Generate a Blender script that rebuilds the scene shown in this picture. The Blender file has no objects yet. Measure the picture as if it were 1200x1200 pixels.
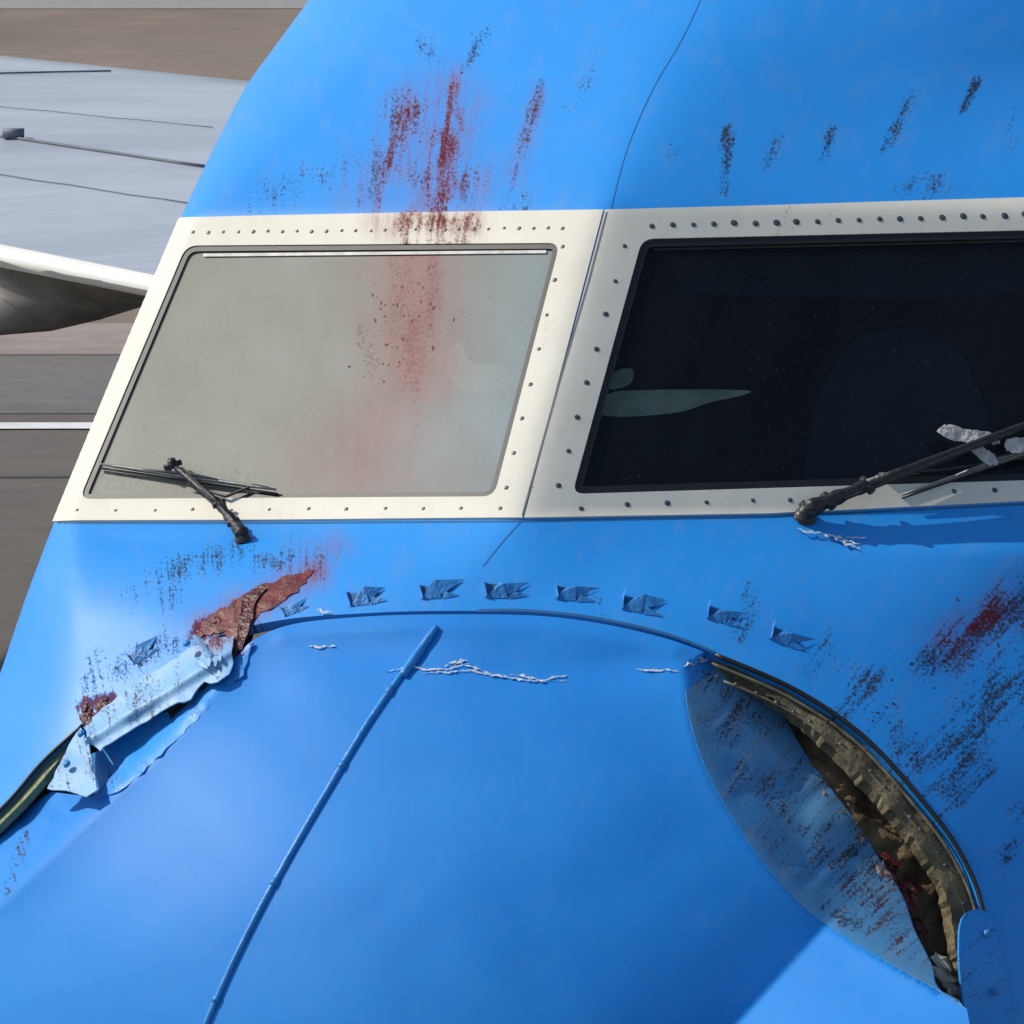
import bpy, math, random
import numpy as np
from mathutils import Vector
from mathutils.geometry import delaunay_2d_cdt
random.seed(4); rng=np.random.default_rng(4)
sc=bpy.context.scene
# ------------------------------------------------------------------ image pixel frame, aligned to the camera view
# image pixel units: 2 mm.  x right, y down, c depth towards the camera
S=0.002; PITCH=math.radians(15); DIST=14.0
U=np.array([1,0,0.]); V=np.array([0,math.sin(PITCH),math.cos(PITCH)]); N=np.array([0,-math.cos(PITCH),math.sin(PITCH)])
O=np.array([0,0,4.5]); DU=DIST/S
def pix2w(x,y,c):
    f=(DU-c)/DU  # scaled about the camera position, so each point stays on its pixel's ray
    X=(x-600)*f; Y=(600-y)*f
    return O+S*(X[...,None]*U+Y[...,None]*V+c[...,None]*N)
# ------------------------------------------------------------------ fuselage surface
YT=np.arange(-900,2200,5.)
def smooth(a,k):
    kk=np.hanning(2*k+1)+1e-9; kk/=kk.sum()
    return np.convolve(np.pad(a,k,mode='edge'),kk,mode='valid')
g=np.interp(YT,[-500,-150,0,200,240,252,600,614,700,760,900,1050,1200,1400],[2.6,2.1,1.7,1.35,1.2,.62,.58,1.0,1.0,.95,.75,.52,.28,-.05])
g=smooth(g,2)
PT=np.cumsum(g)*5; PT-=np.interp(600,YT,PT)
XCT=smooth(np.interp(YT,[-500,-250,0,150,250,430,605,735,890,1200],[1060,950,825,745,705,655,610,520,420,240]),5)
XST=smooth(np.interp(YT,[-600,-150,0,60,100,180,250,430,610,700,790,900,1000,1200,1500],[820,470,362,318,288,247,214,138,64,30,0,-45,-100,-220,-450]),6)
WT=smooth(np.interp(YT,[-200,0,150,235,255,600,640,760,900,1200],[170,140,90,40,20,20,45,90,120,150]),4)
AT=WT*smooth(np.interp(YT,[0,240,600,900],[1.3,2.0,2.0,1.3]),4)
KT=np.interp(YT,[-400,0,150,235,600,720],[300,110,45,18,18,90])
def sstep(a,b,x):
    t=np.clip((x-a)/(b-a),0,1); return t*t*(3-2*t)
def wv2(x,y,f,ph=0.):
    return np.sin(x*f+1.9*np.sin(y*f*.73+ph)+ph)*np.cos(y*f*.87+1.6*np.sin(x*f*.61+2*ph))
def basec(x,y):
    p=np.interp(y,YT,PT); dx=x-np.interp(y,YT,XCT); k=np.interp(y,YT,KT)
    sa=np.sqrt(dx*dx+k*k)-k; sl,sr=.52,.27
    hw=-((sl+sr)/2*sa+(sr-sl)/2*dx)
    hw=hw-dx*dx/2600*(1-sstep(60,260,y))
    d0=x-610
    hq=-np.where(d0<0,d0*d0/1350.,d0*d0/1900.)
    b=sstep(592,740,y)
    c=p+hw*(1-b)+hq*b
    # skin joggle just below the windscreen frame and gentle oil-canning of the sheet metal
    c=c-6.5*np.exp(-((y-630-6*np.sin(x*.011))/9)**2)*sstep(90,150,x)*(1-sstep(360,430,x))
    c=c-6.0*np.exp(-((y-634+.02*(x-1000))/10)**2)*sstep(930,1010,x)
    c=c+1.5*wv2(x,y,.012,.7)*(1-sstep(180,240,y)+sstep(620,680,y))+.5*wv2(x,y,.03,2.)*sstep(620,680,y)
    c=c-6*np.exp(-((x-1150)/60)**2-((y-780)/60)**2)-5*np.exp(-((x-250)/60)**2-((y-700)/30)**2)
    return c
def q2x(q,y):
    W=np.interp(y,YT,WT); A=np.interp(y,YT,AT); xs=np.interp(y,YT,XST)
    t=np.clip(q/W,0,math.pi/2)
    x=np.where(q<0,xs-.15*q,np.where(q<W*math.pi/2,xs+W*(1-np.cos(t)),xs+q-W*(math.pi/2-1)))
    dr=np.where(q<0,A-A/W*q,A*(1-np.sin(t)))
    return x,dr
def x2q(x,y):
    W=np.interp(y,YT,WT); xs=np.interp(y,YT,XST); s=x-xs
    t=np.arccos(np.clip(1-s/W,0,1))
    return np.where(s<0,s,np.where(s<W,W*t,s+W*(math.pi/2-1)))
def surfL(q,y,extra=None):
    x,dr=q2x(q,y); c=basec(x,y)-dr
    if extra is not None: c=c+extra(x,y)
    return x,y,c
def surfW(q,y,off=0.,extra=None):
    P=pix2w(*surfL(q,y,extra)); e=1.5
    Pq=pix2w(*surfL(q+e,y,extra)); Py=pix2w(*surfL(q,y-e,extra))
    n=np.cross(Pq-P,Py-P); n/=np.linalg.norm(n,axis=-1,keepdims=True)+1e-12
    o=np.asarray(off,float)
    if o.ndim: o=o[...,None]
    return P+n*o*S,n
def SP(x,y,h=0.,extra=None):
    x=np.array([float(x)]);y=np.array([float(y)])
    P,n=surfW(x2q(x,y),y,h,extra); return Vector(P[0])
def SN(x,y,extra=None):
    x=np.array([float(x)]);y=np.array([float(y)])
    P,n=surfW(x2q(x,y),y,0,extra); return Vector(n[0])
# ------------------------------------------------------------------ helpers
def densify(poly,step,closed=True):
    out=[]; n=len(poly)
    for i in range(n if closed else n-1):
        a=np.array(poly[i][:2],float); b=np.array(poly[(i+1)%n][:2],float)
        m=max(1,int(math.ceil(np.linalg.norm(b-a)/step)))
        for k in range(m): out.append(a+(b-a)*k/m)
    if not closed: out.append(np.array(poly[-1][:2],float))
    return np.array(out)
def crom(pts,n=8,closed=False):
    P=[np.array(p,float) for p in pts]; out=[]; m=len(P)
    for i in range(m if closed else m-1):
        if closed: p0,p1,p2,p3=P[i-1],P[i],P[(i+1)%m],P[(i+2)%m]
        else: p0,p1,p2,p3=P[max(i-1,0)],P[i],P[i+1],P[min(i+2,m-1)]
        for k in range(n):
            t=k/n
            out.append(.5*((2*p1)+(-p0+p2)*t+(2*p0-5*p1+4*p2-p3)*t*t+(-p0+3*p1-3*p2+p3)*t**3))
    if not closed: out.append(P[-1])
    return [tuple(o) for o in out]
def rounded(poly,r,n=5):
    out=[]; m=len(poly)
    for i in range(m):
        p=np.array(poly[i],float); a=np.array(poly[i-1],float); b=np.array(poly[(i+1)%m],float)
        da=(a-p)/np.linalg.norm(a-p); db=(b-p)/np.linalg.norm(b-p)
        s=p+da*r; e=p+db*r
        for k in range(n+1):
            t=k/n; out.append(tuple((1-t)**2*s+2*t*(1-t)*p+t*t*e))
    return out
def inset(poly,d):
    P=np.array(poly,float); m=len(P)
    area=0.5*np.sum(P[:,0]*np.roll(P[:,1],-1)-np.roll(P[:,0],-1)*P[:,1]); sg=1 if area>0 else -1
    out=[]
    for i in range(m):
        a=P[i]-P[i-1]; b=P[(i+1)%m]-P[i]
        na=np.array([-a[1],a[0]])/(np.linalg.norm(a)+1e-9)*sg; nb=np.array([-b[1],b[0]])/(np.linalg.norm(b)+1e-9)*sg
        n=na+nb; n/=np.linalg.norm(n)+1e-9
        out.append(tuple(P[i]+n*d/max(.5,float(n@na))))
    return out
def jag(poly,step,a,seed=1):
    rr=random.Random(seed); P=densify(poly,step)
    return [(p[0]+rr.uniform(-a,a),p[1]+rr.uniform(-a,a)) for p in P]
def pip(pts,rings):
    ins=np.zeros(len(pts),bool); x=pts[:,0]; y=pts[:,1]
    for R in rings:
        n=len(R)
        for i in range(n):
            x0,y0=R[i]; x1,y1=R[(i+1)%n]
            if y0==y1: continue
            c=(y0>y)!=(y1>y)
            ins^=c&(x<(x1-x0)*(y-y0)/(y1-y0)+x0)
    return ins
def dist_poly(x,y,pl):
    d=np.full(x.shape,1e9)
    for i in range(len(pl)-1):
        ax,ay=pl[i]; bx,by=pl[i+1]; vx,vy=bx-ax,by-ay
        t=np.clip(((x-ax)*vx+(y-ay)*vy)/(vx*vx+vy*vy+1e-9),0,1)
        d=np.minimum(d,np.hypot(x-ax-vx*t,y-ay-vy*t))
    return d
root=bpy.data.objects.new("airliner",None); sc.collection.objects.link(root)
def mkobj(name,verts,faces,mat,parent=root,smoothf=True):
    me=bpy.data.meshes.new(name); me.from_pydata([tuple(v) for v in verts],[],[tuple(f) for f in faces]); me.update()
    ob=bpy.data.objects.new(name,me); sc.collection.objects.link(ob)
    if parent: ob.parent=parent
    if mat: me.materials.append(mat)
    if smoothf: me.polygons.foreach_set('use_smooth',[True]*len(me.polygons))
    return ob
def paint_attrs(me,x,y,mask):
    loops=np.empty(len(me.loops),np.int32); me.loops.foreach_get('vertex_index',loops)
    th=np.arctan2(x-300,1750-y); r=np.hypot(x-300,1750-y)
    for nm,uu,vv in(("flat",x/100,(1200-y)/100),("flow",th*11.,r/100)):
        l=me.uv_layers.new(name=nm); a=np.stack([uu[loops],vv[loops]],1).astype(np.float32).ravel(); l.data.foreach_set('uv',a)
    m=np.zeros((len(x),4),np.float32); m[:,3]=1
    if mask is not None:
        R,G,B=mask(x,y); m[:,0]=R;m[:,1]=G;m[:,2]=B
    ca=me.color_attributes.new("soil",'FLOAT_COLOR','POINT'); ca.data.foreach_set('color',m.ravel())
def sheet(name,outer,holes=(),step=8,off=0.,extra=None,mat=None,mask=None,skirt=0.,parent=root):
    rings=[densify(outer,step)]+[densify(h,step) for h in holes]
    rq=[np.stack([x2q(r[:,0],r[:,1]),r[:,1]],1) for r in rings]
    allb=np.concatenate(rq)
    mn=allb.min(0); mx=allb.max(0)
    ys=np.arange(mn[1]+step*.5,mx[1],step*.87); pts=[]
    for i,yy in enumerate(ys):
        xs=np.arange(mn[0]+(step*.5 if i%2 else 0),mx[0],step)
        pts.append(np.stack([xs,np.full_like(xs,yy)],1))
    pts=np.concatenate(pts) if pts else np.zeros((0,2))
    pts=pts[pip(pts,rq)]
    d=np.full(len(pts),1e9)
    for b in allb:
        d=np.minimum(d,(pts[:,0]-b[0])**2+(pts[:,1]-b[1])**2)
    pts=pts[d>(step*.45)**2]
    verts=[Vector(p) for p in allb]+[Vector(p) for p in pts]; edges=[]; o=0
    for r in rq:
        n=len(r); edges+=[(o+i,o+(i+1)%n) for i in range(n)]; o+=n
    vo,eo,fo,_,_,_=delaunay_2d_cdt(verts,edges,[],0,1e-4)
    Q=np.array([(v.x,v.y) for v in vo]); F=np.array([f for f in fo if len(f)==3])
    cen=Q[F].mean(1); F=F[pip(cen,rq)]
    a=Q[F]; ar=(a[:,1,0]-a[:,0,0])*(a[:,2,1]-a[:,0,1])-(a[:,2,0]-a[:,0,0])*(a[:,1,1]-a[:,0,1])
    F[ar>0]=F[ar>0][:,::-1]
    F=F[np.abs(ar)>.02]
    used=np.unique(F); mp=-np.ones(len(Q),int); mp[used]=np.arange(len(used)); Q=Q[used]; F=mp[F]
    xx,_=q2x(Q[:,0],Q[:,1])
    o_=off(xx,Q[:,1]) if callable(off) else off
    P,n=surfW(Q[:,0],Q[:,1],o_,extra)
    faces=F.tolist(); X=xx; Y=Q[:,1]
    if skirt>0:
        cnt={}
        for f in faces:
            for k in range(3):
                e=(f[k],f[(k+1)%3]); cnt[e]=1
        bd=[e for e in cnt if (e[1],e[0]) not in cnt]
        nv=len(P); arr=[];ax=[];ay=[]
        for (i,j) in bd:
            k=nv+len(arr); arr+= [P[i],P[j],P[j]-n[j]*skirt*S,P[i]-n[i]*skirt*S]; ax+=[X[i],X[j],X[j],X[i]]; ay+=[Y[i],Y[j],Y[j],Y[i]]
            faces.append([k+1,k,k+3,k+2])
        P=np.concatenate([P,np.array(arr)]); X=np.concatenate([X,ax]); Y=np.concatenate([Y,ay])
    ob=mkobj(name,P,faces,mat,parent); paint_attrs(ob.data,X,Y,mask)
    return ob
class MB:
    def __init__(s): s.v=[]; s.f=[]
    def add(s,v,f):
        o=len(s.v); s.v+=[tuple(a) for a in v]; s.f+=[[i+o for i in ff] for ff in f]
    def tube(s,pts,rad,n=10,flat=1.,up=None):
        pts=[Vector(p) for p in pts]; m=len(pts)
        if not hasattr(rad,'__len__'): rad=[rad]*m
        vs=[];fs=[]
        for i,p in enumerate(pts):
            t=(pts[min(i+1,m-1)]-pts[max(i-1,0)]).normalized()
            u=Vector(up) if up is not None else Vector(N)
            a=t.cross(u).normalized(); b=a.cross(t).normalized()
            for k in range(n):
                an=2*math.pi*k/n+math.pi/n
                vs.append(p+a*math.cos(an)*rad[i]*S+b*math.sin(an)*rad[i]*flat*S)
        for i in range(m-1):
            for k in range(n):
                fs.append([i*n+k,i*n+(k+1)%n,(i+1)*n+(k+1)%n,(i+1)*n+k])
        fs.append(list(range(n))[::-1]); fs.append([(m-1)*n+k for k in range(n)])
        s.add(vs,fs)
    def disc(s,p,nrm,r,h,n=9):
        nrm=Vector(nrm).normalized(); a=nrm.orthogonal().normalized(); b=nrm.cross(a); p=Vector(p)
        vs=[p+(a*math.cos(2*math.pi*k/n)+b*math.sin(2*math.pi*k/n))*r*S for k in range(n)]
        vs+=[p+(a*math.cos(2*math.pi*k/n)+b*math.sin(2*math.pi*k/n))*r*S*.7+nrm*h*S for k in range(n)]
        fs=[[k,(k+1)%n,n+(k+1)%n,n+k] for k in range(n)]+[[n+k for k in range(n)]]
        s.add(vs,fs)
    def ribbon(s,pl,w,h,extra=None):
        pl=densify(pl,8,False); m=len(pl); vs=[];fs=[]
        for i in range(m):
            t=pl[min(i+1,m-1)]-pl[max(i-1,0)]; t=t/(np.linalg.norm(t)+1e-9); nn=np.array([-t[1],t[0]])
            for sg in(-1,1):
                q=pl[i]+nn*sg*w/2; vs.append(SP(q[0],q[1],h,extra))
        for i in range(m-1): fs.append([2*i,2*i+1,2*i+3,2*i+2])
        s.add(vs,fs)
    def obj(s,name,mat,parent=root,smoothf=True): return mkobj(name,s.v,s.f,mat,parent,smoothf)
# ------------------------------------------------------------------ materials
class NT:
    def __init__(s,name):
        s.m=bpy.data.materials.new(name); s.m.use_nodes=True; s.t=s.m.node_tree; s.b=s.t.nodes['Principled BSDF']; s.out=s.t.nodes['Material Output']
    def n(s,typ,**k):
        nd=s.t.nodes.new(typ)
        for a,v in k.items(): setattr(nd,a,v)
        return nd
    def l(s,a,b): s.t.links.new(a,b)
    def set(s,nd,key,v):
        if isinstance(v,bpy.types.NodeSocket): s.l(v,nd.inputs[key])
        else: nd.inputs[key].default_value=v
    def math(s,op,a,b=0.,clamp=False):
        nd=s.n('ShaderNodeMath',operation=op,use_clamp=clamp); s.set(nd,0,a); s.set(nd,1,b); return nd.outputs[0]
    def mapr(s,v,a,b,c=0.,d=1.):
        nd=s.n('ShaderNodeMapRange'); nd.clamp=True; s.set(nd,0,v)
        for i,x in enumerate((a,b,c,d)): nd.inputs[i+1].default_value=x
        return nd.outputs[0]
    def mix(s,f,a,b):
        nd=s.n('ShaderNodeMix',data_type='RGBA'); s.set(nd,0,f); s.set(nd,6,a if not isinstance(a,tuple) else a+(1,)*(4-len(a))); s.set(nd,7,b if not isinstance(b,tuple) else b+(1,)*(4-len(b))); return nd.outputs[2]
    def uv(s,name,sx=1,sy=1):
        u=s.n('ShaderNodeUVMap',uv_map=name); m=s.n('ShaderNodeMapping'); m.inputs['Scale'].default_value=(sx,sy,1); s.l(u.outputs[0],m.inputs[0]); return m.outputs[0]
    def obj(s,sx=1,sy=1,sz=1):
        u=s.n('ShaderNodeTexCoord'); m=s.n('ShaderNodeMapping'); m.inputs['Scale'].default_value=(sx,sy,sz); s.l(u.outputs['Object'],m.inputs[0]); return m.outputs[0]
    def noise(s,vec,scale=1.,detail=3.,rough=.55,dist=0.,norm=True,d2=False):
        nd=s.n('ShaderNodeTexNoise'); nd.noise_dimensions='2D' if d2 else '3D'
        s.l(vec,nd.inputs['Vector']); nd.inputs['Scale'].default_value=scale; nd.inputs['Detail'].default_value=detail; nd.inputs['Roughness'].default_value=rough; nd.inputs['Distortion'].default_value=dist
        return s.mapr(nd.outputs[0],.28,.72) if norm else nd.outputs[0]
    def bump(s,h,strength,dist):
        b=s.n('ShaderNodeBump'); b.inputs['Strength'].default_value=strength; b.inputs['Distance'].default_value=dist; s.l(h,b.inputs['Height']); s.l(b.outputs[0],s.b.inputs['Normal'])
def soiled(name,col,col2,rough,coat=.5,grime=.5,spec=.38):
    M=NT(name); a=M.n('ShaderNodeAttribute',attribute_name='soil'); sp=M.n('ShaderNodeSeparateColor'); M.l(a.outputs['Color'],sp.inputs[0])
    R,G,B=sp.outputs
    big=M.noise(M.uv('flat'),.6,2,d2=True); base=M.mix(big,col,col2)
    st=M.noise(M.uv('flow',14,1.0),1.,3,.62,d2=True); spk=M.noise(M.uv('flat'),26,3,.75,d2=True); spk2=M.noise(M.uv('flow',5,2.4),1.,3,.65,d2=True)
    base=M.mix(M.math('MULTIPLY',M.mapr(spk2,.5,1.),.09*grime),base,(.27,.27,.24))
    mixn=M.math('ADD',M.math('MULTIPLY',st,.30),M.math('ADD',M.math('MULTIPLY',spk,.42),M.math('MULTIPLY',spk2,.28)))
    smear=M.math('ADD',M.math('MULTIPLY',st,.65),M.math('MULTIPLY',spk2,.35))
    film=M.math('MULTIPLY',B,M.mapr(smear,.25,.7,.25,1.),True)
    base=M.mix(film,base,(.25,.035,.030))
    gd=M.mapr(M.math('SUBTRACT',M.math('ADD',mixn,G),1.),-.08,.16)
    base=M.mix(M.math('MULTIPLY',gd,.88),base,M.mix(spk2,(.014,.018,.020),(.030,.018,.014)))
    bl=M.mapr(M.math('SUBTRACT',M.math('ADD',mixn,R),1.),-.12,.20)
    base=M.mix(M.math('MULTIPLY',bl,.88),base,M.mix(spk,(.050,.005,.005),(.15,.012,.012)))
    M.l(base,M.b.inputs['Base Color'])
    tot=M.math('MAXIMUM',gd,bl)
    M.l(M.mapr(tot,0,1,rough,.75),M.b.inputs['Roughness']); M.l(M.mapr(tot,0,1,spec,.1),M.b.inputs['Specular IOR Level'])
    M.l(M.mapr(tot,0,1,coat,0.),M.b.inputs['Coat Weight']); M.b.inputs['Coat Roughness'].default_value=.36
    M.bump(M.noise(M.uv('flat'),.9,1,.5,norm=False,d2=True),.3,.006)
    return M
blue=soiled('blue_paint',(.012,.250,.70),(.018,.270,.73),.50,.10,1.)
cream=soiled('cream_paint',(.68,.645,.54),(.72,.69,.59),.6,.0,grime=.9)
torn=soiled('torn_skin',(.16,.37,.64),(.26,.46,.68),.5,.0,grime=2)
def simple(name,col,rough=.5,metal=0.,var=None,scale=8,bump=0.,detail=3):
    M=NT(name)
    n=M.noise(M.obj(),scale,detail,.6)
    c=M.mix(n,col,var if var else tuple(k*.75 for k in col)); M.l(c,M.b.inputs['Base Color'])
    M.b.inputs['Roughness'].default_value=rough; M.b.inputs['Metallic'].default_value=metal
    if bump: M.bump(n,bump,.01)
    return M
rubber=simple('black_rubber',(.012,.012,.013),.45,scale=40)
blackmetal=simple('black_metal',(.014,.014,.016),.42,.3,(.04,.04,.04),60,.2)
screwm=simple('screw_head',(.05,.055,.065),.45,.4,(.13,.13,.14),90)
seamm=simple('seam_sealant',(.015,.12,.30),.6,scale=60)
seamgrey=simple('seam_grey',(.22,.22,.21),.6,scale=60)
bluedark=simple('strip_blue',(.012,.20,.53),.45,0,(.03,.24,.58),30,.2)
bluetab=simple('tab_blue',(.015,.22,.60),.45,0,(.03,.15,.38),60,.3)
shredm=simple('pale_shred',(.55,.60,.64),.6,0,(.35,.48,.62),70,.5)
primer=simple('primer_ring',(.24,.20,.10),.8,0,(.05,.032,.018),22,.8,6)
rust=simple('stained_bulkhead',(.22,.16,.08),.8,0,(.05,.018,.011),11,.9,8)
flesh=simple('flesh',(.10,.007,.007),.4,0,(.045,.005,.005),50,.5)
dark=simple('cockpit_dark',(.012,.013,.016),.8,scale=5)
pale=simple('pane_reflection_pale',(.70,.78,.62),.7,0,(.25,.31,.22),14,0,5)  # colour of the painted reflection behind the right pane
# ------------------------------------------------------------------ soil masks
def gs(x,y,x0,y0,x1,y1,w,a=1.):
    return a*np.exp(-(dist_poly(x,y,[(x0,y0),(x1,y1)])/w)**2)
BL=[(448,240,458,190,18,.46),(462,190,482,125,20,.50),(515,245,530,120,28,.53),(545,235,540,190,16,.51),(480,265,545,262,28,.52),(515,262,530,262,16,.62),(480,290,545,288,14,.5),(585,240,600,200,8,.36),(612,170,632,120,6,.40)]
def soil(x,y):
    R=np.zeros_like(x);G=np.zeros_like(x);B=np.zeros_like(x)
    for s in BL+[(232,742,300,706,13,1.0),(275,750,295,700,9,1.0),(1112,755,1165,715,18,.54),(95,828,130,818,10,.9)]:
        R=np.maximum(R,gs(x,y,*s))
    for s in[(440,235,470,115,30,.46),(485,150,490,120,14,.50),(515,235,525,110,34,.43),(500,210,545,200,36,.42),(590,240,635,100,14,.48),(545,82,570,36,9,.60),(300,235,420,190,30,.40),(490,50,520,75,18,.43),(600,240,610,240,30,.40),(660,120,700,80,20,.34),
             (848,222,852,150,12,.50),(965,195,972,150,11,.47),(1035,180,1065,110,16,.44),(1128,130,1146,96,8,.60),(785,182,800,170,12,.44),(1050,230,1090,215,28,.42),(900,190,910,160,18,.39),(1180,200,1190,130,18,.39),
             (190,668,285,645,28,.48),(300,660,370,655,30,.46),(105,800,190,755,24,.50),(110,770,120,790,18,.46),(150,700,200,700,30,.38),(200,760,300,740,22,.5),
             (1095,775,1235,680,36,.62),(1120,880,1240,740,56,.56),(1120,930,1150,900,30,.54),(985,840,1030,790,24,.52),(870,740,880,690,20,.48),(950,780,975,750,22,.44),(1180,1000,1200,950,22,.44),(700,700,710,720,12,.48),(1050,860,1090,900,30,.50),(1000,800,1100,940,40,.40)]:
        G=np.maximum(G,gs(x,y,*s))
    for s in[(450,240,480,125,26,.55),(515,245,530,110,30,.70),(490,262,540,262,24,.8),(600,210,632,110,12,.42),(240,740,370,665,20,.8),(1112,755,1180,710,26,.5),(360,650,390,640,20,.35),(430,215,560,215,34,.30)]:
        B=np.maximum(B,gs(x,y,*s))
    return R,G,B
def frame_soil(x,y):
    R=np.zeros_like(x);B=np.zeros_like(x)
    for s in BL: R=np.maximum(R,gs(x,y,*s)*.97)
    for s in[(450,262,550,264,20,.65),(515,262,535,262,16,.9)]: B=np.maximum(B,gs(x,y,*s))
    return R,np.zeros_like(x)+.12,B
# ------------------------------------------------------------------ outlines
seam=crom([(-220,1150),(-100,1040),(0,950),(50,893),(100,848),(150,808),(220,765),(270,740),(340,725),(420,719),(500,716),(620,717),(700,726),(780,744),(840,766),(930,808),(1010,862),(1080,938),(1125,1000),(1152,1070),(1176,1150),(1192,1250),(1200,1420)],6)
leftwrap=[(float(np.interp(y,YT,XST))-150,y) for y in range(1150,-480,-40)]
bodyouter=leftwrap+[(600,-480),(1800,-480),(1800,1420)]+seam[::-1][0:]
LWo=rounded([(219,289),(657,286),(580,583),(94,586)],14)
RWo=rounded([(752,281),(1330,268),(1330,560),(670,580)],14)
frL=[(150,258),(300,254),(500,250),(707,247),(612,608),(300,611),(-20,612)]
frR=[(709,247),(900,242),(1200,233),(1420,226),(1500,580),(1200,588),(900,603),(614,608)]
Lg=inset(LWo,6); Rg=inset(RWo,9)
holeL=inset(LWo,-8); holeR=inset(RWo,-8)
sheet('fuselage_skin',bodyouter,[holeL,holeR],7.5,0,None,blue.m,soil,14)
sheet('windscreen_frame_port',frL,[LWo],6,2.6,None,cream.m,frame_soil,2.4)
sheet('windscreen_frame_starboard',frR,[RWo],6,2.6,None,cream.m,frame_soil,2.4)
sheet('window_seal',inset(LWo,-3),[Lg],4,1.2,None,rubber.m,None,3)
sheet('window_seal_dark',inset(RWo,-3),[Rg],4,1.2,None,rubber.m,None,3)
# glass
def glass_soil(x,y):
    R=np.maximum.reduce([gs(x,y,470,300,480,450,26,.50),gs(x,y,425,390,440,440,18,.48),gs(x,y,505,310,500,420,22,.48)])
    G=np.full_like(x,.28)
    G=np.maximum(G,gs(x,y,120,560,300,560,30,.46)); G=np.maximum(G,gs(x,y,640,300,575,575,8,.44))
    B=np.maximum.reduce([gs(x,y,485,290,485,430,50,.85),gs(x,y,465,460,410,590,62,.46),gs(x,y,380,550,470,580,50,.36),gs(x,y,500,500,520,560,60,.2)])
    return R,G,B
GL=NT('pale_glass'); M=GL
a=M.n('ShaderNodeAttribute',attribute_name='soil'); sp=M.n('ShaderNodeSeparateColor'); M.l(a.outputs['Color'],sp.inputs[0]); R_,G_,B_=sp.outputs
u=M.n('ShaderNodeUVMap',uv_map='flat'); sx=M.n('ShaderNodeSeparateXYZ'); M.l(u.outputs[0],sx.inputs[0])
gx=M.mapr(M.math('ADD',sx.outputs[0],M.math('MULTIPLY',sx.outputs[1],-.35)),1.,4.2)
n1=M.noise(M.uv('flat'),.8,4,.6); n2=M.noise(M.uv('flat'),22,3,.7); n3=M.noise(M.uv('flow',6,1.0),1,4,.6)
base=M.mix(M.math('ADD',M.math('MULTIPLY',gx,.75),M.math('MULTIPLY',n1,.25)),(.225,.220,.160),(.175,.265,.30))  # pale grey-green base, turning bluish towards the lower right
base=M.mix(M.math('MULTIPLY',M.mapr(n2,.5,1),.16),base,(.36,.37,.33))
base=M.mix(M.math('MULTIPLY',B_,M.mapr(n3,.0,.9,.5,1.)),base,(.29,.055,.045))
mx=M.math('ADD',M.math('MULTIPLY',n3,.3),M.math('MULTIPLY',n2,.7))
bl=M.mapr(M.math('SUBTRACT',M.math('ADD',mx,R_),1.),-.10,.2); base=M.mix(M.math('MULTIPLY',bl,.75),base,(.13,.010,.010))
dl=M.mapr(M.math('SUBTRACT',M.math('ADD',mx,G_),1.),-.03,.08); base=M.mix(M.math('MULTIPLY',dl,.4),base,(.07,.065,.05))
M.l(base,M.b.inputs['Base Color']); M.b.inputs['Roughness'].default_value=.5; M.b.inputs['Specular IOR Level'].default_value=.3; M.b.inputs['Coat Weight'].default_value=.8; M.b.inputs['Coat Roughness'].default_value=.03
tr=M.n('ShaderNodeBsdfTransparent'); tr.inputs[0].default_value=(.9,.95,.95,1)
ms=M.n('ShaderNodeMixShader'); M.l(M.mapr(n1,0,1,.78,.92),ms.inputs[0]); M.l(tr.outputs[0],ms.inputs[1]); M.l(M.b.outputs[0],ms.inputs[2]); M.l(ms.outputs[0],M.out.inputs[0])
GD=NT('clear_dark_glass'); M=GD
n2=M.noise(M.uv('flat'),24,3,.7); n4=M.noise(M.uv('flow',1.5,.35),1.,4,.6); M.b.inputs['Roughness'].default_value=.05
M.l(M.mix(M.mapr(n2,.80,1.),M.mix(n4,(.004,.005,.008),(.014,.017,.024)),(.12,.13,.14)),M.b.inputs['Base Color'])
tr=M.n('ShaderNodeBsdfTransparent'); tr.inputs[0].default_value=(.75,.82,.8,1)
ms=M.n('ShaderNodeMixShader'); ms.inputs[0].default_value=.42; M.l(tr.outputs[0],ms.inputs[1]); M.l(M.b.outputs[0],ms.inputs[2]); M.l(ms.outputs[0],M.out.inputs[0])
sheet('pale_window_pane',inset(LWo,3),[],7,-1.5,None,GL.m,glass_soil)
sheet('dark_window_pane',inset(RWo,5),[],10,-2.,None,GD.m,None)
glintm=simple('edge_highlight_white',(.60,.60,.56),.4,0,(.30,.30,.28),30)
m=MB(); m.ribbon([(238,299),(640,295)],3.5,.3); m.obj('window_edge_highlight',glintm.m)  # highlight along the top of the left pane, painted as an off-white line
m=MB(); m.ribbon([(765,292),(1200,282),(1330,279)],3,-.8); m.obj('window_edge_bronze',simple('bronze_edge',(.06,.035,.02),.5,.3,(.02,.015,.01),30).m)
sheet('cockpit_interior',[(180,200),(1500,200),(1500,680),(120,680)],[],30,0,lambda x,y:-260+0*x,dark.m)
sheet('pane_reflection',crom([(712,462),(760,457),(868,457),(874,462),(830,472),(790,484),(708,487)],4,True),[],5,0,lambda x,y:-40+2.5*wv2(x,y,.12,0),pale.m)  # pale shape added behind the glass in place of a bright reflection
sheet('pane_reflection_top',crom([(716,440),(730,432),(742,434),(738,450),(716,456)],4,True),[],5,0,lambda x,y:-40+0*x,pale.m)  # upper piece of the same stand-in reflection
dk2=simple('seat_fabric',(.035,.04,.05),.9,0,(.018,.02,.026),14)
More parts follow.
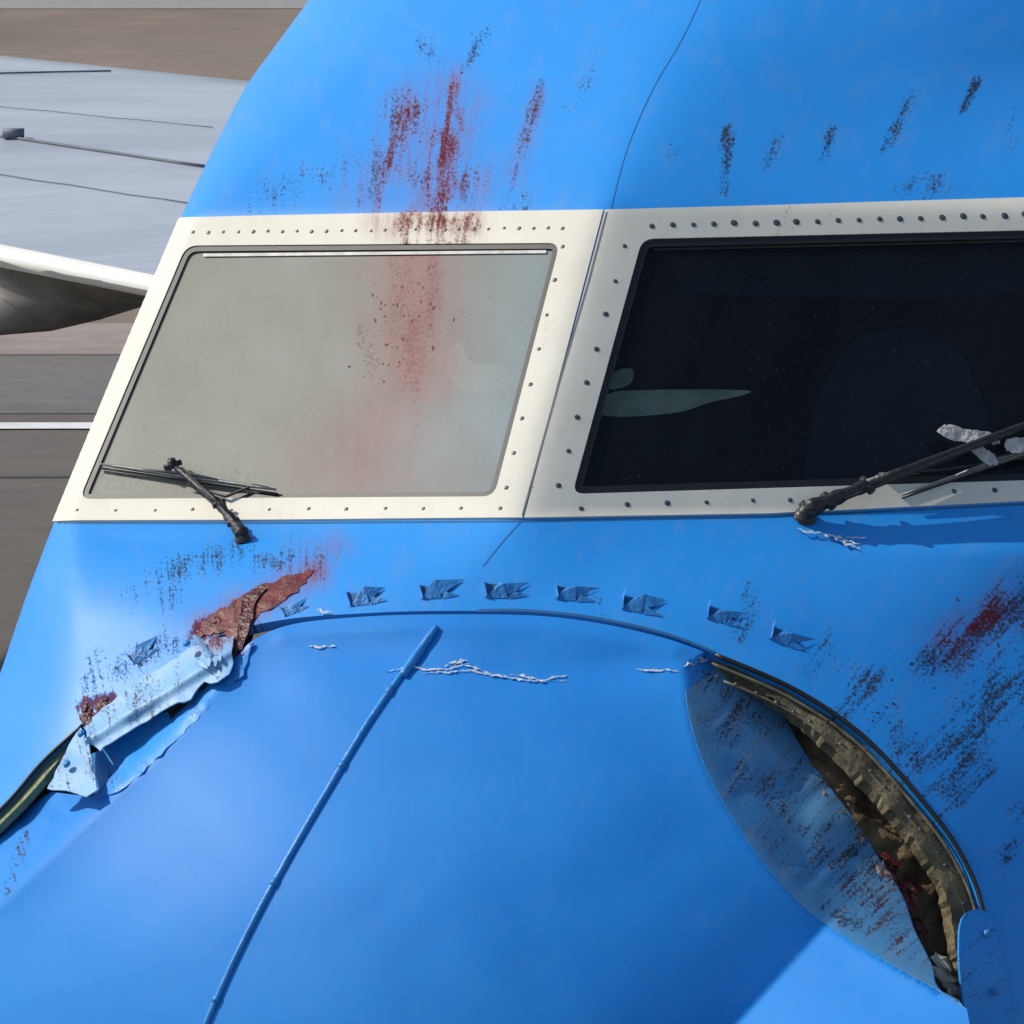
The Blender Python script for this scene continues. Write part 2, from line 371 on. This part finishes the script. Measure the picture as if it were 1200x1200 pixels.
sheet('pilot_seat',crom([(960,590),(955,480),(985,420),(1010,395),(1060,385),(1110,400),(1135,430),(1160,500),(1165,590)],4,True),[],14,0,lambda x,y:-120+15*np.cos((x-1060)*.015),dk2.m)
sheet('overhead_panel',[(780,300),(1250,288),(1250,335),(1100,350),(800,345)],[],14,0,lambda x,y:-80+0*x,dk2.m)
sheet('pane_bright_patch',crom([(527,408),(542,402),(552,425),(590,430),(592,452),(560,460),(535,455),(522,432)],4,True),[],6,0,lambda x,y:-25+6*wv2(x,y,.05),simple('bright_patch_white',(.95,.95,.93),.8,scale=20).m)  # white shape added behind the left pane as its faint reflected bright patch
# ------------------------------------------------------------------ radome
creaseR=crom([(800,785),(806,840),(825,900),(855,955),(900,1020),(960,1080),(1060,1140),(1135,1180)],4)
broken=crom([(840,770),(880,800),(915,835),(945,885),(975,925),(1005,965),(1030,1005),(1058,1050),(1072,1090),(1092,1130),(1100,1158),(1133,1182)],4)
dentpoly=np.array(creaseR+[(1180,1160),(1150,1060),(1080,940),(1010,860),(930,800),(840,760)])
shoulder=crom([(300,745),(268,795),(205,870),(120,950),(0,1065),(-150,1200)],4)
shx=np.array([p[0] for p in shoulder]); shy=np.array([p[1] for p in shoulder])
def rad(x,y):
    e=np.zeros_like(x)
    P=np.stack([x.ravel(),y.ravel()],1); ins=pip(P,[dentpoly]).reshape(x.shape)
    d=dist_poly(x,y,creaseR)
    dd_=np.sqrt(d*d+36)-6
    e-=np.where(ins,.95*dd_*(1-d/420)-5*wv2(x,y,.035,1)*sstep(0,40,d)-1.4*wv2(x,y,.09,2)*sstep(0,30,d),0)
    e+=7*np.exp(-d/35)
    dl=(y-1105)*.67-(950-x)*.74
    rise=np.where(dl>0,np.minimum(dl,260)*1.05,0)*sstep(700,900,x)*sstep(1020,1100,y+ (x-950)*.4)
    e+=rise*np.where(ins,np.exp(-d/28),1.)
    dd=dist_poly(x,y,shoulder); xl=np.interp(y,shy,shx); left=x<xl
    e-=np.where(left,dd*.75*sstep(0,25,dd),0)
    e+=np.where(left,7*wv2(x,y,.04,.5)*sstep(0,30,dd)+2*wv2(x,y,.1,1.5)*sstep(0,20,dd),0)
    e+=5*np.exp(-dd/25)
    e-=9*np.exp(-((x-430)/90)**2-((y-765)/28)**2)+7*np.exp(-((x-720)/120)**2-((y-780)/25)**2)
    e-=8*np.exp(-((x-300)/60)**2-((y-800)/40)**2)
    e+=5*np.exp(-dist_poly(x,y,[(330,745),(500,735),(640,735),(790,765)])/14)
    e+=1.8*wv2(x,y,.013,3.)
    return e
def radsoil(x,y):
    R=np.zeros_like(x);G=np.zeros_like(x);B=np.zeros_like(x)
    P=np.stack([x.ravel(),y.ravel()],1); ins=pip(P,[dentpoly]).reshape(x.shape).astype(float)
    ins*=sstep(0,14,dist_poly(x,y,creaseR))
    for s in[(835,800,900,850,30,.46),(870,900,930,960,40,.42),(960,1000,1050,1090,36,.50),(940,1075,1010,1085,30,.56),(1000,1000,1040,1030,20,.54),(890,930,960,990,26,.45)]:
        G=np.maximum(G,gs(x,y,*s)*ins)
    G=np.maximum(G,ins*.36); B=ins*.05
    R=np.maximum(np.maximum(gs(x,y,1010,980,1050,1010,14,.55),gs(x,y,960,1010,1040,1090,30,.40))*ins,gs(x,y,280,760,290,735,10,.8))
    G=np.maximum(G,gs(x,y,10,1040,30,980,14,.42))
    R=np.maximum(R,gs(x,y,12,1040,28,985,7,.40))
    return R,G,B
radtop=crom([(272,772),(300,748),(345,731),(420,723),(500,720),(620,721),(700,730),(780,748),(838,769)],5)
radouter=[(-420,1420),(-250,1200),(-120,1075),(-40,1000),(0,965),(30,948),(60,928),(108,934),(135,905),(170,868),(205,838),(240,805)]+radtop+broken[1:]+[(1140,1220),(1165,1420)]
radpaint=soiled('radome_paint',(.006,.205,.63),(.010,.228,.66),.62,.07,.5,.30)
sheet('radome_shell',radouter,[],5.5,0,rad,radpaint.m,radsoil,5)
dirtyblue=soiled('pushed_in_panel_paint',(.035,.22,.48),(.10,.28,.46),.65,.0,grime=3)
dp=creaseR[2:-1]+broken[::-1][1:-1]
def dpoff(x,y): return .25+1.0*sstep(0,20,dist_poly(x,y,creaseR))
sheet('pushed_in_panel',inset(dp,1.5),[],5.5,dpoff,rad,dirtyblue.m,radsoil,1.)
ringo=crom([(838,768),(930,808),(1010,862),(1080,938),(1125,1000),(1152,1070),(1160,1180)],6)
ringi=crom([(838,774),(920,828),(990,888),(1055,962),(1098,1025),(1118,1090),(1125,1180)],6)
sheet('rim_ring',ringo+jag(ringi[::-1],8,1.5)[:len(densify(ringi,8,False))],[],5,0,lambda x,y:-14-4*np.sin(x*.08)*np.cos(y*.07),primer.m,None,18)
sheet('nose_bulkhead',[(700,720),(860,745),(1050,860),(1165,1010),(1185,1200),(1000,1230),(800,1000)],[],6,0,lambda x,y:-80+8*wv2(x,y,.05,0)+5*wv2(x,y,.12,1)+3*wv2(x,y,.3,2),rust.m,None)
sheet('nose_bulkhead_inner',[(-120,1060),(0,940),(100,840),(230,755),(300,735),(280,800),(160,930),(60,1000),(-80,1150)],[],8,0,lambda x,y:-75+8*wv2(x,y,.06,0),rust.m,None)
ro=crom([(-100,1040),(0,951),(50,894),(98,850)],6); ri=crom([(-90,1052),(0,966),(40,925),(84,872)],6)
sheet('rim_ring_inner',ro+ri[::-1],[],5,0,lambda x,y:-10+0*x,simple('green_primer',(.10,.16,.08),.5,0,(.22,.24,.12),30,.5).m,None,10)
m=MB(); m.tube([SP(x,y,1) for x,y in ringo],3.,8)
m.tube([SP(x,y,1) for x,y in ro],2.6,8); m.obj('rim_lip',rubber.m)
m=MB(); m.tube([SP(x-4,y+5,-6) for x,y in ringo],2.,8); m.tube([SP(x-12,y+13,-11) for x,y in ringo[2:]],1.6,8); m.obj('rim_bead',simple('bead',(.22,.2,.13),.7,0,(.06,.05,.03),30).m)
m=MB()
for i in range(0,26):
    t=i/25*(len(ringo)-2); k=int(t); f=t-k; x=ringo[k][0]*(1-f)+ringo[k+1][0]*f; y=ringo[k][1]*(1-f)+ringo[k+1][1]*f
    m.disc(SP(x-11,y+12,-10),SN(x,y),2.6,2)
m.obj('rim_fasteners',screwm.m)
def shards(name,cent,n,spread,size,mat,h,extra=None):
    m=MB()
    for i in range(n):
        k=random.random()*(len(cent)-1); a=int(k); f=k-a; cx=cent[a][0]*(1-f)+cent[min(a+1,len(cent)-1)][0]*f+random.gauss(0,spread); cy=cent[a][1]*(1-f)+cent[min(a+1,len(cent)-1)][1]*f+random.gauss(0,spread)
        q=random.randint(5,8); a0=random.random()*6; el=random.uniform(1.3,3); an=random.uniform(.6,1.3)
        tx,ty=random.uniform(-.6,.6),random.uniform(-.6,.6); vs=[]
        for j in range(q):
            th=a0+2*math.pi*j/q; r=size*random.uniform(.35,1.2); dx=r*math.cos(th)*el; dy=r*math.sin(th)
            X=cx+dx*math.cos(an)-dy*math.sin(an); Y=cy+dx*math.sin(an)+dy*math.cos(an)
            vs.append(SP(X,Y,h+tx*dx+ty*dy+random.uniform(-1,1),extra))
        vs.append(SP(cx,cy,h+size*.35,extra))
        m.add(vs,[[j,(j+1)%q,q] for j in range(q)])
    return m.obj(name,mat,smoothf=False)
def lumps(name,cent,n,spread,size,mat,h=6,extra=None,flat=.7):
    m=MB()
    for i in range(n):
        k=random.random()*(len(cent)-1); a=int(k); f=k-a; cx=cent[a][0]*(1-f)+cent[min(a+1,len(cent)-1)][0]*f+random.gauss(0,spread); cy=cent[a][1]*(1-f)+cent[min(a+1,len(cent)-1)][1]*f+random.gauss(0,spread)
        r=size*random.uniform(.4,1.3); vs=[];fs=[];nu,nv=7,4; an=random.random()*3.14; el=random.uniform(1,2.4)
        for j in range(nv+1):
            ph=math.pi/2*j/nv
            for q in range(nu):
                th=2*math.pi*q/nu; rr=r*math.cos(ph)*random.uniform(.7,1.25)
                dx=rr*math.cos(th)*el; dy=rr*math.sin(th)
                X=cx+dx*math.cos(an)-dy*math.sin(an); Y=cy+dx*math.sin(an)+dy*math.cos(an)
                vs.append(SP(X,Y,-.5+r*flat*math.sin(ph)*random.uniform(.7,1.3),(lambda x,y,h=h:h+0*x) if extra is None else extra))
        for j in range(nv):
            for q in range(nu): fs.append([j*nu+q,j*nu+(q+1)%nu,(j+1)*nu+(q+1)%nu,(j+1)*nu+q])
        m.add(vs,fs)
    return m.obj(name,mat)
gapc=[(960,870),(1000,915),(1045,970),(1085,1030),(1105,1090)]
shards('gap_debris',gapc,40,7,9,rust.m,-62)
shards('gap_primer_scraps',gapc,8,6,5,simple('primer_scrap',(.22,.19,.11),.8,0,(.12,.08,.04),30).m,-56)
shards('gap_flesh',[(1050,975),(1075,1020),(1095,1060)],14,7,8,flesh.m,-52)
shards('gap_feathers',[(1052,990),(1066,1012)],5,4,5,simple('wet_feather',(.34,.28,.25),.7,0,(.18,.1,.08),30,.4).m,-48)
shards('skin_scraps',[(1108,1105),(1118,1160)],6,4,8,simple('cream_scrap',(.45,.42,.34),.7,0,(.22,.2,.15),30,.4).m,-10)
# bird remains smeared on the radome joint: a flattened wet wad with folded edges
remm=simple('smeared_remains',(.17,.014,.012),.5,0,(.06,.006,.006),24,.35,5)
sheet('bird_remains',jag([(228,748),(238,730),(258,714),(282,702),(300,688),(330,678),(366,668),(358,684),(338,702),(318,714),(300,722),(292,740),(280,752),(266,748),(262,740),(246,744)],7,2.0,11),[],3,.8,lambda x,y:.8+.9*wv2(x,y,.14,1)+.5*wv2(x,y,.36,2),remm.m,None,2)
sheet('bird_remains_strand',jag([(286,700),(308,684),(314,690),(300,706),(294,735),(284,762),(272,770),(278,745)],6,1.2,12),[],3,2,lambda x,y:3+1.2*wv2(x,y,.2,1),flesh.m,None,2)
lumps('torn_flesh',[(236,742),(262,722),(300,700)],12,4,3.,flesh.m,1.5,None,.3)
lumps('torn_flesh_rim',[(96,845),(112,830),(130,820)],16,4,3.4,flesh.m,2,None,.4)
# ------------------------------------------------------------------ torn skin, port shoulder
def tornsoil(x,y):
    z=np.zeros_like(x); return z+gs(x,y,250,750,278,742,14,.6),z+.32,z+gs(x,y,240,752,280,742,16,.6)
fl=[(98,851),(122,829),(150,806),(185,783),(222,760),(250,746),(274,744),(270,762),(273,782),(256,800),(238,800),(222,818),(196,830),(165,848),(135,866),(116,880),(106,872)]
sheet('torn_flap',jag(fl,9,1.6,3),[],4,0,lambda x,y:5+.05*(x-100)+3.5*wv2(x,y,.045,1)+1.0*wv2(x,y,.13,2)+9*np.exp(-((y-(868-.62*(x-100)))/9)**2),torn.m,tornsoil,2)
sheet('torn_fold',jag([(104,884),(140,864),(198,833),(202,850),(168,880),(140,910),(112,930)],9,1.5,5),[],4,0,lambda x,y:-30-.35*(y-880)+3*wv2(x,y,.06,0),blue.m,tornsoil,2)
sheet('torn_corner',jag([(94,852),(104,868),(108,895),(113,926),(100,934),(76,926),(54,924),(66,904),(76,882)],9,1.2,6),[],4,0,lambda x,y:6+3*wv2(x,y,.06,2)+.25*(y-850),torn.m,tornsoil,2)
sheet('crumpled_lip',jag([(208,842),(232,812),(258,796),(272,775),(296,752),(285,790),(240,832),(190,884),(140,928),(112,936),(135,905),(165,870)],8,1.5,7),[],4,0,lambda x,y:rad(x,y)+3+3*wv2(x,y,.07,1)+1*wv2(x,y,.16,0),blue.m,tornsoil,3)
shards('torn_edge_scraps',[(232,768),(250,778),(258,792)],6,5,5,torn.m,16)
rf=crom([(1128,1075),(1150,1066),(1165,1085),(1178,1140),(1190,1210),(1200,1330),(1150,1330),(1140,1230),(1130,1180),(1124,1120)],4,True)
sheet('rivet_flap',rf,[],6,0,lambda x,y:12+3*wv2(x,y,.03,0),blue.m,lambda x,y:(0*x,0*x+.28,0*x),4)
m=MB(); 
for x,y,h in[(1150,1098,13),(1160,1165,13),(104,868,16),(228,768,22),(90,905,20)]: m.disc(SP(x,y,h),SN(x,y),5,3,12)
m.obj('skin_rivets',bluedark.m)
# ------------------------------------------------------------------ radome strip
m=MB(); sl=crom([(512,735),(492,762),(468,795),(430,850),(385,925),(330,1020),(285,1105),(240,1205),(205,1300)],6)
m.tube([SP(x,y,1.0,rad) for x,y in sl],[3.9]*len(sl),10)
m.tube([SP(x,y,2.5,rad) for x,y in crom([(512,735),(490,768),(472,794)],4)],[2,4,5,5,6,6,6,5,5][:9],8)
for f in (14,22,31,40):
    x,y=sl[f]; m.tube([SP(x+2,y-4,1.3,rad),SP(x-2,y+4,1.3,rad)],4.6,8)
m.obj('lightning_strip',bluedark.m)
# ------------------------------------------------------------------ torn fastener tabs along the radome edge
m=MB(); md=MB()
for (x,y,a,sc_) in[(345,712,-20,.7),(430,699,-8,.95),(515,692,-5,.95),(593,691,0,1.05),(674,695,4,1.05),(752,709,9,1.),(850,722,14,1.0),(924,748,20,.95),(168,764,-30,.8)]:
    ca,sa=math.cos(math.radians(a)),math.sin(math.radians(a)); k=sc_*random.uniform(.92,1.08)
    R_=lambda s:random.uniform(-s,s)
    def T(dx,dy,h,ca=ca,sa=sa,x=x,y=y,k=k): dx*=k;dy*=k; return SP(x+dx*ca-dy*sa,y+dx*sa+dy*ca,h*k)
    pk=T(R_(5),-4+R_(3),9+R_(3))
    m.add([T(-24,10,.8),T(-16+R_(2),4,5),T(2,10,1),pk,T(-8,-6,4)],[[0,2,1],[1,2,3],[1,3,4]])
    m.add([T(-2,9,1),pk,T(28+R_(5),-8+R_(2),1.5),T(14,0+R_(2),3)],[[0,3,1],[1,3,2]])
    m.add([T(-25,-9,.8),T(-24+R_(3),-11,9),T(-21+R_(2),8,7),T(-21,10,.8)],[[0,1,2,3]])
    m.add([T(2,11,1.0),T(6,4,4),T(26+R_(4),10+R_(3),1.2)],[[0,1,2]])
    md.add([T(-22,-6,.5),T(-19,8,.5),T(12,7,.5),T(16,-5,.5)],[[0,1,2,3]])
m.obj('fastener_tabs',bluetab.m,smoothf=False); md.obj('fastener_slots',seamm.m)
# ------------------------------------------------------------------ seams
m=MB()
m.ribbon([(612,610),(590,634),(566,664)],1.1,.4); m.ribbon(crom([(830,-20),(800,45),(765,105),(735,175),(716,245)],5),.9,.4)
m.ribbon(crom([(560,716),(620,716),(700,725),(780,743),(838,765)],4),3,.9)
m.ribbon([(60,613),(300,613),(610,611),(900,606),(1200,591)],2.,.4); m.obj('panel_seams',seamm.m)
m=MB(); m.ribbon([(711,250),(690,330),(655,450),(612,606)],2.0,2.9); m.obj('frame_seams',seamgrey.m)
# ------------------------------------------------------------------ screws
m=MB()
def scr(x,y,r=3.2): m.disc(SP(x+random.uniform(-.8,.8),y+random.uniform(-.8,.8),2.4),SN(x,y),r*random.uniform(.8,1.1),.8)
for i in range(26): scr(228+i*17.3,274-i*.22,3.)
for i in range(21): scr(763+i*24.3,266-i*.72,4.6)
for i in range(8): scr(660-i*9.4,330-40+i*40.3,3.2)
for i in range(8): scr(731-i*10.9,290+i*40,3.8)
for i in range(12): scr(92+i*45,600-i*.25,3.)
for x,y in[(680,597),(735,593),(782,591),(827,590),(882,588),(925,587),(1118,577),(1165,576)]: scr(x,y,3.8)
m.obj('frame_screws',screwm.m)
# ------------------------------------------------------------------ wipers
w=bpy.data.objects.new('windscreen_wiper',None); sc.collection.objects.link(w); w.parent=root
def wiper(par,pivot,elbow,tip,b0,b1,thick=1.,hgt=14):
    m=MB()
    P=SP(*pivot,2); n=SN(*pivot)
    m.disc(P,n,11*thick,9,14); m.disc(P+n*9*S,n,8*thick,8,12)
    a=SP(*pivot,hgt*.8); e=SP(*elbow,hgt+4); t=SP(*tip,hgt)
    def lerp(p,q,k): return p+(q-p)*k
    L=[lerp(a,e,k/8) for k in range(9)]
    m.tube(L,[9*thick,9*thick,7*thick,6.5*thick,8*thick,6*thick,5.5*thick,7*thick,6*thick],8,.8)
    L=[lerp(e,t,k/6) for k in range(7)]
    m.tube(L,[6*thick,5*thick,4.6*thick,4.4*thick,4.2*thick,4*thick,4*thick],8,.8)
    off=(e-a).normalized().cross(n)*6*thick*S
    m.tube([lerp(a,t,.12)+off+n*4*S,lerp(a,t,.9)+off*.6+n*4*S],2.*thick,8)
    for k in(.0,.35,1.): 
        c=lerp(a,e,k); m.tube([c-off*1.4,c+off*1.4],4.5*thick,8)
    m.disc(t,n,7*thick,8,10); m.tube([t-off*2,t+off*2],4*thick,8)
    m.obj('arm',blackmetal.m,par)
    m=MB(); B0=SP(*b0,5); B1=SP(*b1,5)
    L=[lerp(B0,B1,k/10) for k in range(11)]
    m.tube([p-n*2.5*S for p in L],[1.6]*11,6,1.5); m.obj('blade_rubber',rubber.m,par)
    m=MB(); m.tube([p+n*3*S for p in L],[1.5,2.2,2.8,3.2,3.6,4,3.6,3.2,2.8,2.2,1.5],6,.8)
    c=lerp(B0,B1,.45); m.tube([lerp(B0,B1,.25)+n*4*S,c+n*9*S,lerp(B0,B1,.68)+n*4*S],[2,3,2],6)
    m.obj('blade_bar',simple('wiper_metal',(.10,.105,.11),.45,.5,(.2,.2,.2),80).m,par)
wiper(w,(285,634),(262,604),(208,552),(120,549),(326,579),.95)
m=MB(); m.tube([SP(222,572,8),SP(268,586,8),SP(300,572,7),SP(318,575,6)],[2,2,2,1.5],6); m.obj('hose',rubber.m,w)
w2=bpy.data.objects.new('windscreen_wiper',None); sc.collection.objects.link(w2); w2.parent=root
wiper(w2,(943,607),(1010,578),(1250,486),(1056,584),(1300,500),1.3,18)
m=MB(); m.tube([SP(1028,558,6),SP(1100,554,6),SP(1260,530,6)],[1.5,2,2],6); m.obj('rod',rubber.m,w2)
# ------------------------------------------------------------------ pale shreds and feathers
def shred(m,pl,w,h,extra=None):
    pl=densify(pl,4,False); k=len(pl); vs=[];fs=[]; o=0.
    for i,p in enumerate(pl):
        t=pl[min(i+1,k-1)]-pl[max(i-1,0)]; t=t/(np.linalg.norm(t)+1e-9); nn=np.array([-t[1],t[0]])
        en=math.sin(math.pi*(i+.4)/(k))**.6; o=.7*o+random.uniform(-1,1)*w*.35
        for sg in(-1,1):
            q=p+nn*(o+sg*w*en*random.uniform(.05,.8)**1.6); vs.append(SP(q[0],q[1],h+random.uniform(0,1.4),extra))
    for i in range(k-1): fs.append([2*i,2*i+1,2*i+3,2*i+2])
    m.add(vs,fs)
m=MB()
for pl,ww in[([(452,788),(480,782),(520,786),(550,779)],3),([(495,790),(545,786),(600,796),(664,800)],3.2),([(520,782),(548,774)],5),([(530,784),(536,774)],3),([(598,790),(640,800)],3.5),([(640,796),(664,793)],2.5),([(362,757),(394,759)],4),([(745,784),(795,787)],3),([(800,782),(838,767)],6),([(540,779),(575,790)],3.5)]:
    shred(m,pl,ww,1.,rad)
for pl,ww in[([(932,622),(960,628),(1008,640)],5),([(975,630),(1005,648)],5),([(990,632),(1014,632)],3),([(372,718),(392,722)],4),([(1025,558),(1075,556)],3),([(225,760),(238,790)],4)]:
    shred(m,pl,ww,3)
m.obj('pale_shreds',shredm.m,smoothf=False)
fm=simple('feather_grey',(.55,.54,.50),.7,0,(.30,.29,.27),45,.5)
for pl,h in[([(1092,512),(1112,508),(1140,513),(1168,522),(1160,530),(1128,528),(1104,522)],20),([(1128,528),(1146,530),(1166,548),(1150,548)],16),([(1172,528),(1190,520),(1230,512),(1225,524),(1196,536),(1178,538)],22)]:
    sheet('feather',jag(crom(pl,3,True),4,1.1,int(h)),[],3,h,lambda x,y:1.5*wv2(x,y,.1,1),fm.m)
lumps('dried_specks',[(450,200),(490,130),(525,190),(540,215),(500,260),(530,262)],70,13,1.15,flesh.m,0)
lumps('dried_specks_roof',[(545,75),(565,40),(850,200),(1050,150),(1135,110),(960,170)],14,8,1.,blackmetal.m,0)
redspot=simple('dried_blood',(.16,.012,.012),.6,0,(.08,.008,.008),60)
lumps('dried_specks_glass',[(440,400),(475,320),(490,380),(450,440),(500,330)],44,17,1.05,redspot.m,-1,None,.2)
lumps('dried_specks_hood',[(1100,760),(1150,820),(1180,720),(1020,820),(980,850),(1130,900)],80,20,1.2,blackmetal.m,0)
# ------------------------------------------------------------------ aft fuselage
AF=MB(); vs=[];fs=[]; n=48
c0=pix2w(np.array(1500.),np.array(700.),np.array(-950.))
for i in range(8):
    r=[1.45,1.75,1.88,1.9,1.9,1.9,1.5,.4][i]; yy=[0,1.2,3,8,14,20,27,32][i]
    for k in range(n):
        an=2*math.pi*k/n; vs.append((c0[0]+yy*.3+r*math.cos(an),c0[1]+yy,c0[2]-.1+r*math.sin(an)+(yy>20)*(yy-20)*.07))
for i in range(7):
    for k in range(n): fs.append([i*n+k,i*n+(k+1)%n,(i+1)*n+(k+1)%n,(i+1)*n+k])
AF.add(vs,fs); AF.obj('aft_fuselage',simple('white_blue_paint',(.015,.24,.64),.35,scale=2).m)
# ------------------------------------------------------------------ wing (airfoil loft on the far side, sections set by image pixels)
CAM=O+DIST*N; TH=1.2/DIST
def level(px,py,z):  # camera ray through an image pixel, cut at height z
    d=-N+((px-600)/600*TH)*U+((600-py)/600*TH)*V; t=(z-CAM[2])/d[2]; return CAM+d*t
wm=NT('wing_skin'); M=wm
n1=M.noise(M.obj(.35,2.5,1),1.2,4); n2=M.noise(M.obj(1,5,1),5,4)
M.l(M.mix(M.math('MULTIPLY',n2,.35),M.mix(n1,(.36,.39,.43),(.50,.53,.57)),(.28,.30,.33)),M.b.inputs['Base Color']); M.b.inputs['Roughness'].default_value=.4; M.b.inputs['Metallic'].default_value=.1
lem=simple('wing_leading_edge_highlight',(.86,.84,.77),.35,.0,(.80,.77,.68),3)  # sun highlight along the leading edge, put into the colour as white
und=NT('wing_underside_metal'); M=und; M.b.inputs['Metallic'].default_value=.4; M.b.inputs['Roughness'].default_value=.5
n1=M.noise(M.obj(1,3,1),5,4); M.l(M.mix(n1,(.26,.23,.19),(.19,.17,.14)),M.b.inputs['Base Color'])  # brown-grey of the reflected ground is put into the metal's colour
secs=[]
for px in(-700,-300,-60,0,60,120,180,240,300,420,560):
    te=65+px*.103; le=286+px*.20; bot=np.interp(px,[-700,-60,0,60,120,180,240,560],[398,396,393,388,374,346,356,400])
    T=level(px,te,3.0); L=level(px,le,2.98); B=level(px,le+19,2.965); B2=level(px,le+27,2.90); Q=level(px,bot,2.66)
    ch=L-T
    prof=[]
    for k in range(15):
        u=k/14; prof.append(T+ch*u+np.array([0,0,.096*math.sin(math.pi*u**.9)]))
    nose=[B,B2,B2*.6+Q*.4+np.array([0,-.05,-.0]),B2*.25+Q*.75+np.array([0,-.05,-.02]),Q,Q+np.array([0,.25,-.03]),T+np.array([0,-1.,-.2]),T+np.array([0,0,-.03])]
    secs.append(prof+nose)
K=len(secs[0]); vs=[tuple(p) for s_ in secs for p in s_]; fs=[];mi=[]
for i in range(len(secs)-1):
    for k in range(K):
        fs.append([i*K+k,i*K+(k+1)%K,(i+1)*K+(k+1)%K,(i+1)*K+k]); mi.append(1 if 14<=k<=15 else (2 if 16<=k<=19 else 0))
wg=mkobj('wing',vs,fs,wm.m); wg.data.materials.append(lem.m); wg.data.materials.append(und.m); wg.data.polygons.foreach_set('material_index',mi)
wl=MB(); 
for a,b,z,r in[((-60,152),(240,196),.10,4.5),((-60,196),(226,240),.10,1.2),((-60,88),(130,84),.06,2.),((-60,120),(250,150),.1,.9)]:
    pts=[]
    for k in range(9):
        px=a[0]+(b[0]-a[0])*k/8; py=a[1]+(b[1]-a[1])*k/8
        te=65+px*.103; le=286+px*.20; T=level(px,te,3.0); L=level(px,le,2.98)
        best=min((abs((lambda P:600-600*((P-CAM)@V)/((P-CAM)@(-N))/TH-py)(T+(L-T)*u+np.array([0,0,.096*math.sin(math.pi*u**.9)]))),u) for u in np.linspace(0,1,200))[1]
        pts.append(Vector(T+(L-T)*best+np.array([0,0,.096*math.sin(math.pi*best**.9)+.004])))
    wl.tube(pts,r,6)
    if r==4.5: wl.tube([pts[2]+Vector((-.04,0,.02)),pts[2]+Vector((.05,0,.02))],11,8)
wl.obj('wing_panel_lines',simple('wing_seal',(.15,.17,.20),.6).m)
# ------------------------------------------------------------------ ground
def plane(name,x0,x1,y0,y1,z,mat,sk=0.):
    return mkobj(name,[(x0,y0-sk,z),(x1,y0+sk,z),(x1,y1+sk,z),(x0,y1-sk,z)],[(0,1,2,3)],mat,None,False)
def groundmat(name,c1,c2,c3,sx,sy,fine=40):
    M=NT(name); a=M.noise(M.obj(sx,sy,1),1.,5,.6); b=M.noise(M.obj(sx*.3,sy*.25,1),1.,3); f=M.noise(M.obj(fine*.35,fine,1),1,3,.7)
    c=M.mix(a,c1,c2); c=M.mix(M.math('MULTIPLY',b,.6),c,c3); c=M.mix(M.math('MULTIPLY',f,.45),c,tuple(k*.4 for k in c3)); M.l(c,M.b.inputs['Base Color']); M.b.inputs['Roughness'].default_value=.9
    return M.m
gm=groundmat('dry_earth',(.22,.165,.12),(.14,.11,.085),(.28,.225,.18),.6,1.0,6)
plane('ground',-3000,3000,-3000,3000,0,gm)
am=groundmat('asphalt',(.135,.115,.096),(.085,.076,.067),(.16,.14,.12),.8,3.,8)
plane('asphalt_apron',-60,60,-40,18.9,.004,am)
plane('taxiway',-60,60,18.9,20.3,.008,groundmat('concrete_grey',(.17,.155,.145),(.12,.11,.105),(.2,.185,.17),.6,5,14),.1)
plane('gravel_shoulder',-60,60,20.3,21.1,.012,groundmat('pink_gravel',(.32,.26,.225),(.22,.18,.16),(.36,.30,.26),.9,6,9),.2)
plane('far_road',-60,60,31.7,34.5,.004,groundmat('pale_road',(.30,.29,.27),(.25,.24,.23),(.33,.31,.29),.3,2,20),.3)
wp=groundmat('white_road_paint',(.74,.74,.72),(.62,.62,.6),(.8,.8,.78),2,4,20)
plane('painted_line',-60,60,18.55,18.69,.012,wp,.35)
plane('pavement_joint',-60,60,17.5,17.54,.008,simple('dark_joint',(.07,.065,.06),.9).m,.5)
# ------------------------------------------------------------------ light, camera
el=math.radians(43); sd=Vector((-.95,.24,0)).normalized()*math.cos(el)+Vector((0,0,math.sin(el)))
sun=bpy.data.lights.new('sun','SUN'); sun.energy=4.; sun.angle=math.radians(.5); sun.color=(1,.94,.84)
so=bpy.data.objects.new('sun',sun); sc.collection.objects.link(so); so.rotation_euler=(-sd).to_track_quat('-Z','Y').to_euler()
wd=bpy.data.worlds.new('World'); sc.world=wd; wd.use_nodes=True; t=wd.node_tree
sk=t.nodes.new('ShaderNodeTexSky'); sk.sky_type='NISHITA'; sk.sun_disc=False; sk.sun_elevation=el; sk.sun_rotation=math.atan2(sd.x,sd.y)
t.links.new(sk.outputs[0],t.nodes['Background'].inputs[0]); t.nodes['Background'].inputs[1].default_value=.135
cam=bpy.data.cameras.new('camera'); co=bpy.data.objects.new('camera',cam); sc.collection.objects.link(co); sc.camera=co
co.location=Vector(CAM); co.rotation_euler=(math.pi/2-PITCH,0,0); cam.sensor_width=36; cam.lens=18/TH; cam.clip_end=6000
sc.view_settings.view_transform='Standard'; sc.view_settings.look='None'; sc.view_settings.exposure=0
